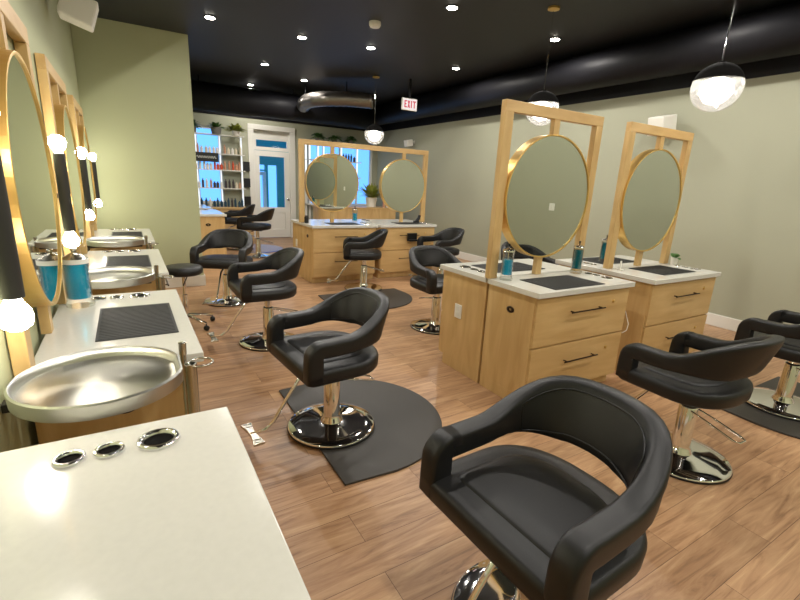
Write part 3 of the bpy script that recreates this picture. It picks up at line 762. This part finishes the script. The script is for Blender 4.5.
# speakers / cameras on wall brackets
def wallbox(x, y, z, rz, tilt, lb, s=1):
    t = thing('wall_speaker', lb, 'speaker', (x, y, z), rz)
    bm = bmesh.new(); prism(bm, [(-.085*s, 0), (.085*s, 0), (.07*s, .17*s), (-.07*s, .17*s)], -.075*s, .075*s)
    bmesh.ops.transform(bm, matrix=Matrix.Rotation(tilt, 4, 'X') @ Matrix.Translation((0, .09, 0)), verts=bm.verts); b = link('cabinet', bm, 'white', t, bevel=.012)
    bm = bmesh.new(); tube(bm, [(0, 0, .0), (0, .09, .02), (0, .14, .0)], .012, 8); lathe(bm, [(0, 0), (.035, 0), (.035, .01), (0, .012)], Matrix.Rotation(R(-90), 4, 'X'), 20); link('bracket', bm, 'white', t)
wallbox(XL, 4.4, 2.72, R(-90), R(-18), 'white wall speaker high on the left wall near the ceiling', 1.25)
wallbox(XR, 3.5, 2.46, R(90), R(-12), 'white wall speaker high on the right wall above the right mirror', 1.5)
wallbox(XR, 9.7, 2.52, R(90), R(-12), 'small white wall speaker high on the right wall beyond the far mirrors', 1.0)
t = thing('switch_plate', 'white switch plate on the right wall, seen in the near round mirror', 'switch', (XR, -.385, 1.27))
link('plate', bx(-.008, 0, -.055, .055, -.06, .06), 'white', t, bevel=.003)
link('rocker', bx(-.012, -.008, -.018, .018, -.035, .035), 'trim', t)

# ------------------------------------------------------------------ back area
t = thing('retail_counter', 'maple counter with open front under the product shelves by the door', 'counter', (1.72, 11.25, 0))
link('body', bx(-.84, .86, -.15, .33, 0, .76), 'maple', t); link('top', bx(-.85, .88, -.18, .34, .76, .80), 'maple_h', t, bevel=.004)
t = thing('product_shelf', 'white-lit product shelf against the far window left of the door', 'shelf', (0, 11.4, 0))
SZ = [1.23, 1.64, 2.0, 2.41]
for z in SZ: link('shelf_board', bx(.87, 2.48, -.12, .14, z-.02, z), 'trim', t)
for x in (.87, 1.43, 1.94, 2.42):
    u = link('upright', bx(x, x+.05, .1, .14, .80, 2.41), 'trim', t); link('light_strip', bx(x+.015, x+.035, .092, .1, .82, 2.39), 'strip', u)
pc = [(236, 232, 226), (214, 90, 60), (40, 70, 90), (226, 214, 190), (70, 60, 60), (200, 150, 120), (120, 160, 180), (235, 235, 240)]
cn = ['white', 'orange', 'dark blue', 'cream', 'black', 'tan', 'pale blue', 'silver white']
pm = [mat('product_'+c.replace(' ', '_'), rgb(*v), .35) for c, v in zip(cn, pc)]
def bottle_mesh(r, h, m):
    bm = bmesh.new(); lathe(bm, [(0, 0), (r, 0), (r, h*.75), (r*.45, h*.83), (r*.45, h), (0, h)], n=14)
    me = bpy.data.meshes.new('product_bottle'); bm.to_mesh(me); bm.free(); me.materials.append(m)
    return me
bmeshes = {(k, s): bottle_mesh(.026 if s else .032, .2 if s else .14, pm[k]) for k in range(8) for s in (0, 1)}
rn = random.Random(4)
rows = [('counter', .80, (2, 2, 2, 4, 2, 0)), ('lowest shelf', 1.23, (0, 4, 5, 0, 3)), ('middle shelf', 1.64, (1, 1, 0, 1, 5)), ('upper shelf', 2.0, (0, 7, 3, 5, 0))]
def fill(x0, x1, y, z, cols, where, step=.078):
    x = x0
    while x < x1:
        k = rn.choice(cols); s = rn.randint(0, 1)
        if rn.random() < .93:
            o = bpy.data.objects.new('product_bottle', bmeshes[(k, s)]); C.objects.link(o); o.location = (x, y+rn.uniform(-.02, .02), z)
            tag(o, '%s %s bottle on the %s' % (cn[k], 'tall' if s else 'short', where), 'bottle', '%s %s bottles on the %s' % (cn[k], 'tall' if s else 'short', where))
        x += step*rn.uniform(.85, 1.3)
for w, z, cols in rows: fill(1.22, 2.4, 11.37 if z > .9 else 11.3, z+.001, cols, w+' left of the far door')
t = thing('brand_sign', 'black sign with pale script lettering on the product shelf', 'sign', (1.67, 11.26, 0))
link('panel', bx(-.3, .22, 0, .018, 1.8, 2.0), 'black', t)
bm = bmesh.new(); x = -.24
pts = [(x+i*.011, -.004, 1.90+.028*sin(i*1.35)*(1 if i % 7 else 1.6)) for i in range(38)]
tube(bm, pts, .006, 6); link('script_lettering', bm, 'white', t)
for k, (za, zb) in enumerate(((1.64, 1.86), (1.26, 1.47), (.83, 1.04))):
    t = thing('display_box', ('top', 'middle', 'lowest')[k]+' of the three black squares beside the door, right of the shelf', 'box', (2.56, YF-.03, 0), 0, 'black display squares beside the door')
    link('panel', bx(-.075, .075, -.05, .0299, za, zb), 'black', t, bevel=.004); link('front_edge', bx(-.075, .075, -.056, -.05, za+.01, za+.02), 'dark_metal', t)
plant(1.36, 11.28, 2.411, .11, .12, 60, .26, 'dark leafy plant in a round pot on top of the left product shelf', 'leaf', 'grey_pot', seed=5, group='plants on top of the shelves')
plant(1.87, 11.28, 2.411, .12, .14, 50, .22, 'small plant in a grey pot on top of the left product shelf', 'leaf', 'grey_pot', seed=6, group='plants on top of the shelves')
plant(2.3, 11.28, 2.411, .09, .1, 80, .27, 'yellow-green spiky plant on top of the shelf beside the door', 'leaf2', 'pot', seed=7, group='plants on top of the shelves')

# shelf right of the door, seen through the wide frame
t = thing('product_shelf', 'product shelf with bright light strips right of the door, seen through the wide frame', 'shelf', (0, 11.4, 0))
for z in (.9, 1.3, 1.62, 2.02, 2.48): link('shelf_board', bx(4.02, 5.52, -.12, .14, z-.02, z), 'trim', t)
for x in (4.02, 4.12, 4.35, 4.5, 5.0, 5.47):
    u = link('upright', bx(x, x+.05, .1, .14, .0, 2.48), 'trim', t)
    link('light_strip', bx(x+.005, x+.045, .092, .1, 1.64, 2.37), 'strip', u)
fill(4.65, 5.4, 11.37, 2.021, (4, 4, 2), 'upper shelf right of the far door'); fill(4.15, 5.4, 11.37, 1.621, (1, 1, 5), 'middle shelf right of the far door'); fill(4.15, 5.4, 11.37, 1.301, (0, 3, 4, 2), 'lowest shelf right of the far door')
for k, (x, s) in enumerate(((4.3, 11), (4.75, 12), (5.2, 13))):
    plant(x, 11.3, 2.481, .09, .08, 60, .24, ('left', 'middle', 'right')[k]+' of three leafy plants on top of the shelf right of the door', 'leaf', 'grey_pot', seed=s, droop=.9, group='plants on top of the shelves')
t = thing('reception_desk', 'curved maple desk seen through the wide mirror frame', 'desk', (4.6, 9.75, 0))
bm = bmesh.new(); pts = [(-.9, .3), (-.9, 0)]+[(-.9+.35*(1-cos(a)), -.35*sin(a)) for a in [i*pi/16 for i in range(1, 9)]]+[(.95, -.35), (.95, .3)]
prism(bm, pts, 0, .92); link('body', bm, 'maple', t); bm = bmesh.new(); prism(bm, [(x*1.03, y*1.05) for x, y in pts], .92, .95); link('top', bm, 'maple_h', t)
plant(5.04, 9.72, .952, .14, .22, 110, .42, 'bushy yellow-green plant in a white pot on the desk between the far mirrors', 'leaf2', 'pot', droop=.3, seed=21, up=1.1, lw=.16)
for k, (x, c) in enumerate(((5.3, 5), (5.4, 0), (5.49, 6))):
    o = bpy.data.objects.new('product_bottle', bmeshes[(c, 1)]); C.objects.link(o); o.location = (x, 9.55, .951); o.scale = (1.3, 1.3, 1.3)
    tag(o, ('tan', 'white', 'pale blue')[k]+' bottle on the desk beside the bushy plant', 'bottle', 'bottles on the reception desk')
# stations of the rear left bay (behind the green wall corner)
c = dup(st0, (.86, 8.72, 0), R(90), 'white-topped station just past the green wall corner, before the far shelves', GS); c.scale = (1.0, 1.16, 1)
c = dup(st0, (.86, 10.15, 0), R(90), 'farthest white-topped station past the green wall corner', GS); c.scale = (1.0, 1.16, 1)
bpy.data.objects.remove(bpy.data.objects.get('seat_height')) if bpy.data.objects.get('seat_height') else None

# ------------------------------------------------------------------ world: blue evening sky outside the windows
w = bpy.data.worlds.new('evening_sky'); S.world = w; w.use_nodes = True
bg = w.node_tree.nodes['Background']; bg.inputs[0].default_value = (.16, .45, 1, 1); bg.inputs[1].default_value = 2.2

# ------------------------------------------------------------------ camera
F, yaw, pitch, roll = 443.16, .552483, .258978, .0488647
f = Vector((sin(yaw)*cos(pitch), cos(yaw)*cos(pitch), -sin(pitch))); r0 = Vector((cos(yaw), -sin(yaw), 0)); u0 = r0.cross(f)
r = r0*cos(roll)+u0*sin(roll); u = -r0*sin(roll)+u0*cos(roll)
cam = bpy.data.cameras.new('camera'); co = bpy.data.objects.new('camera', cam); C.objects.link(co)
cam.sensor_width = 36; cam.lens = F/800*36; cam.clip_start = .02
co.matrix_world = Matrix(((r.x, u.x, -f.x, 0), (r.y, u.y, -f.y, 0), (r.z, u.z, -f.z, 1.55), (0, 0, 0, 1)))
S.camera = co
S.view_settings.view_transform = 'Standard'; S.view_settings.look = 'None'; S.view_settings.gamma = 1; S.view_settings.use_curve_mapping = False
S.view_settings.exposure = -0.2
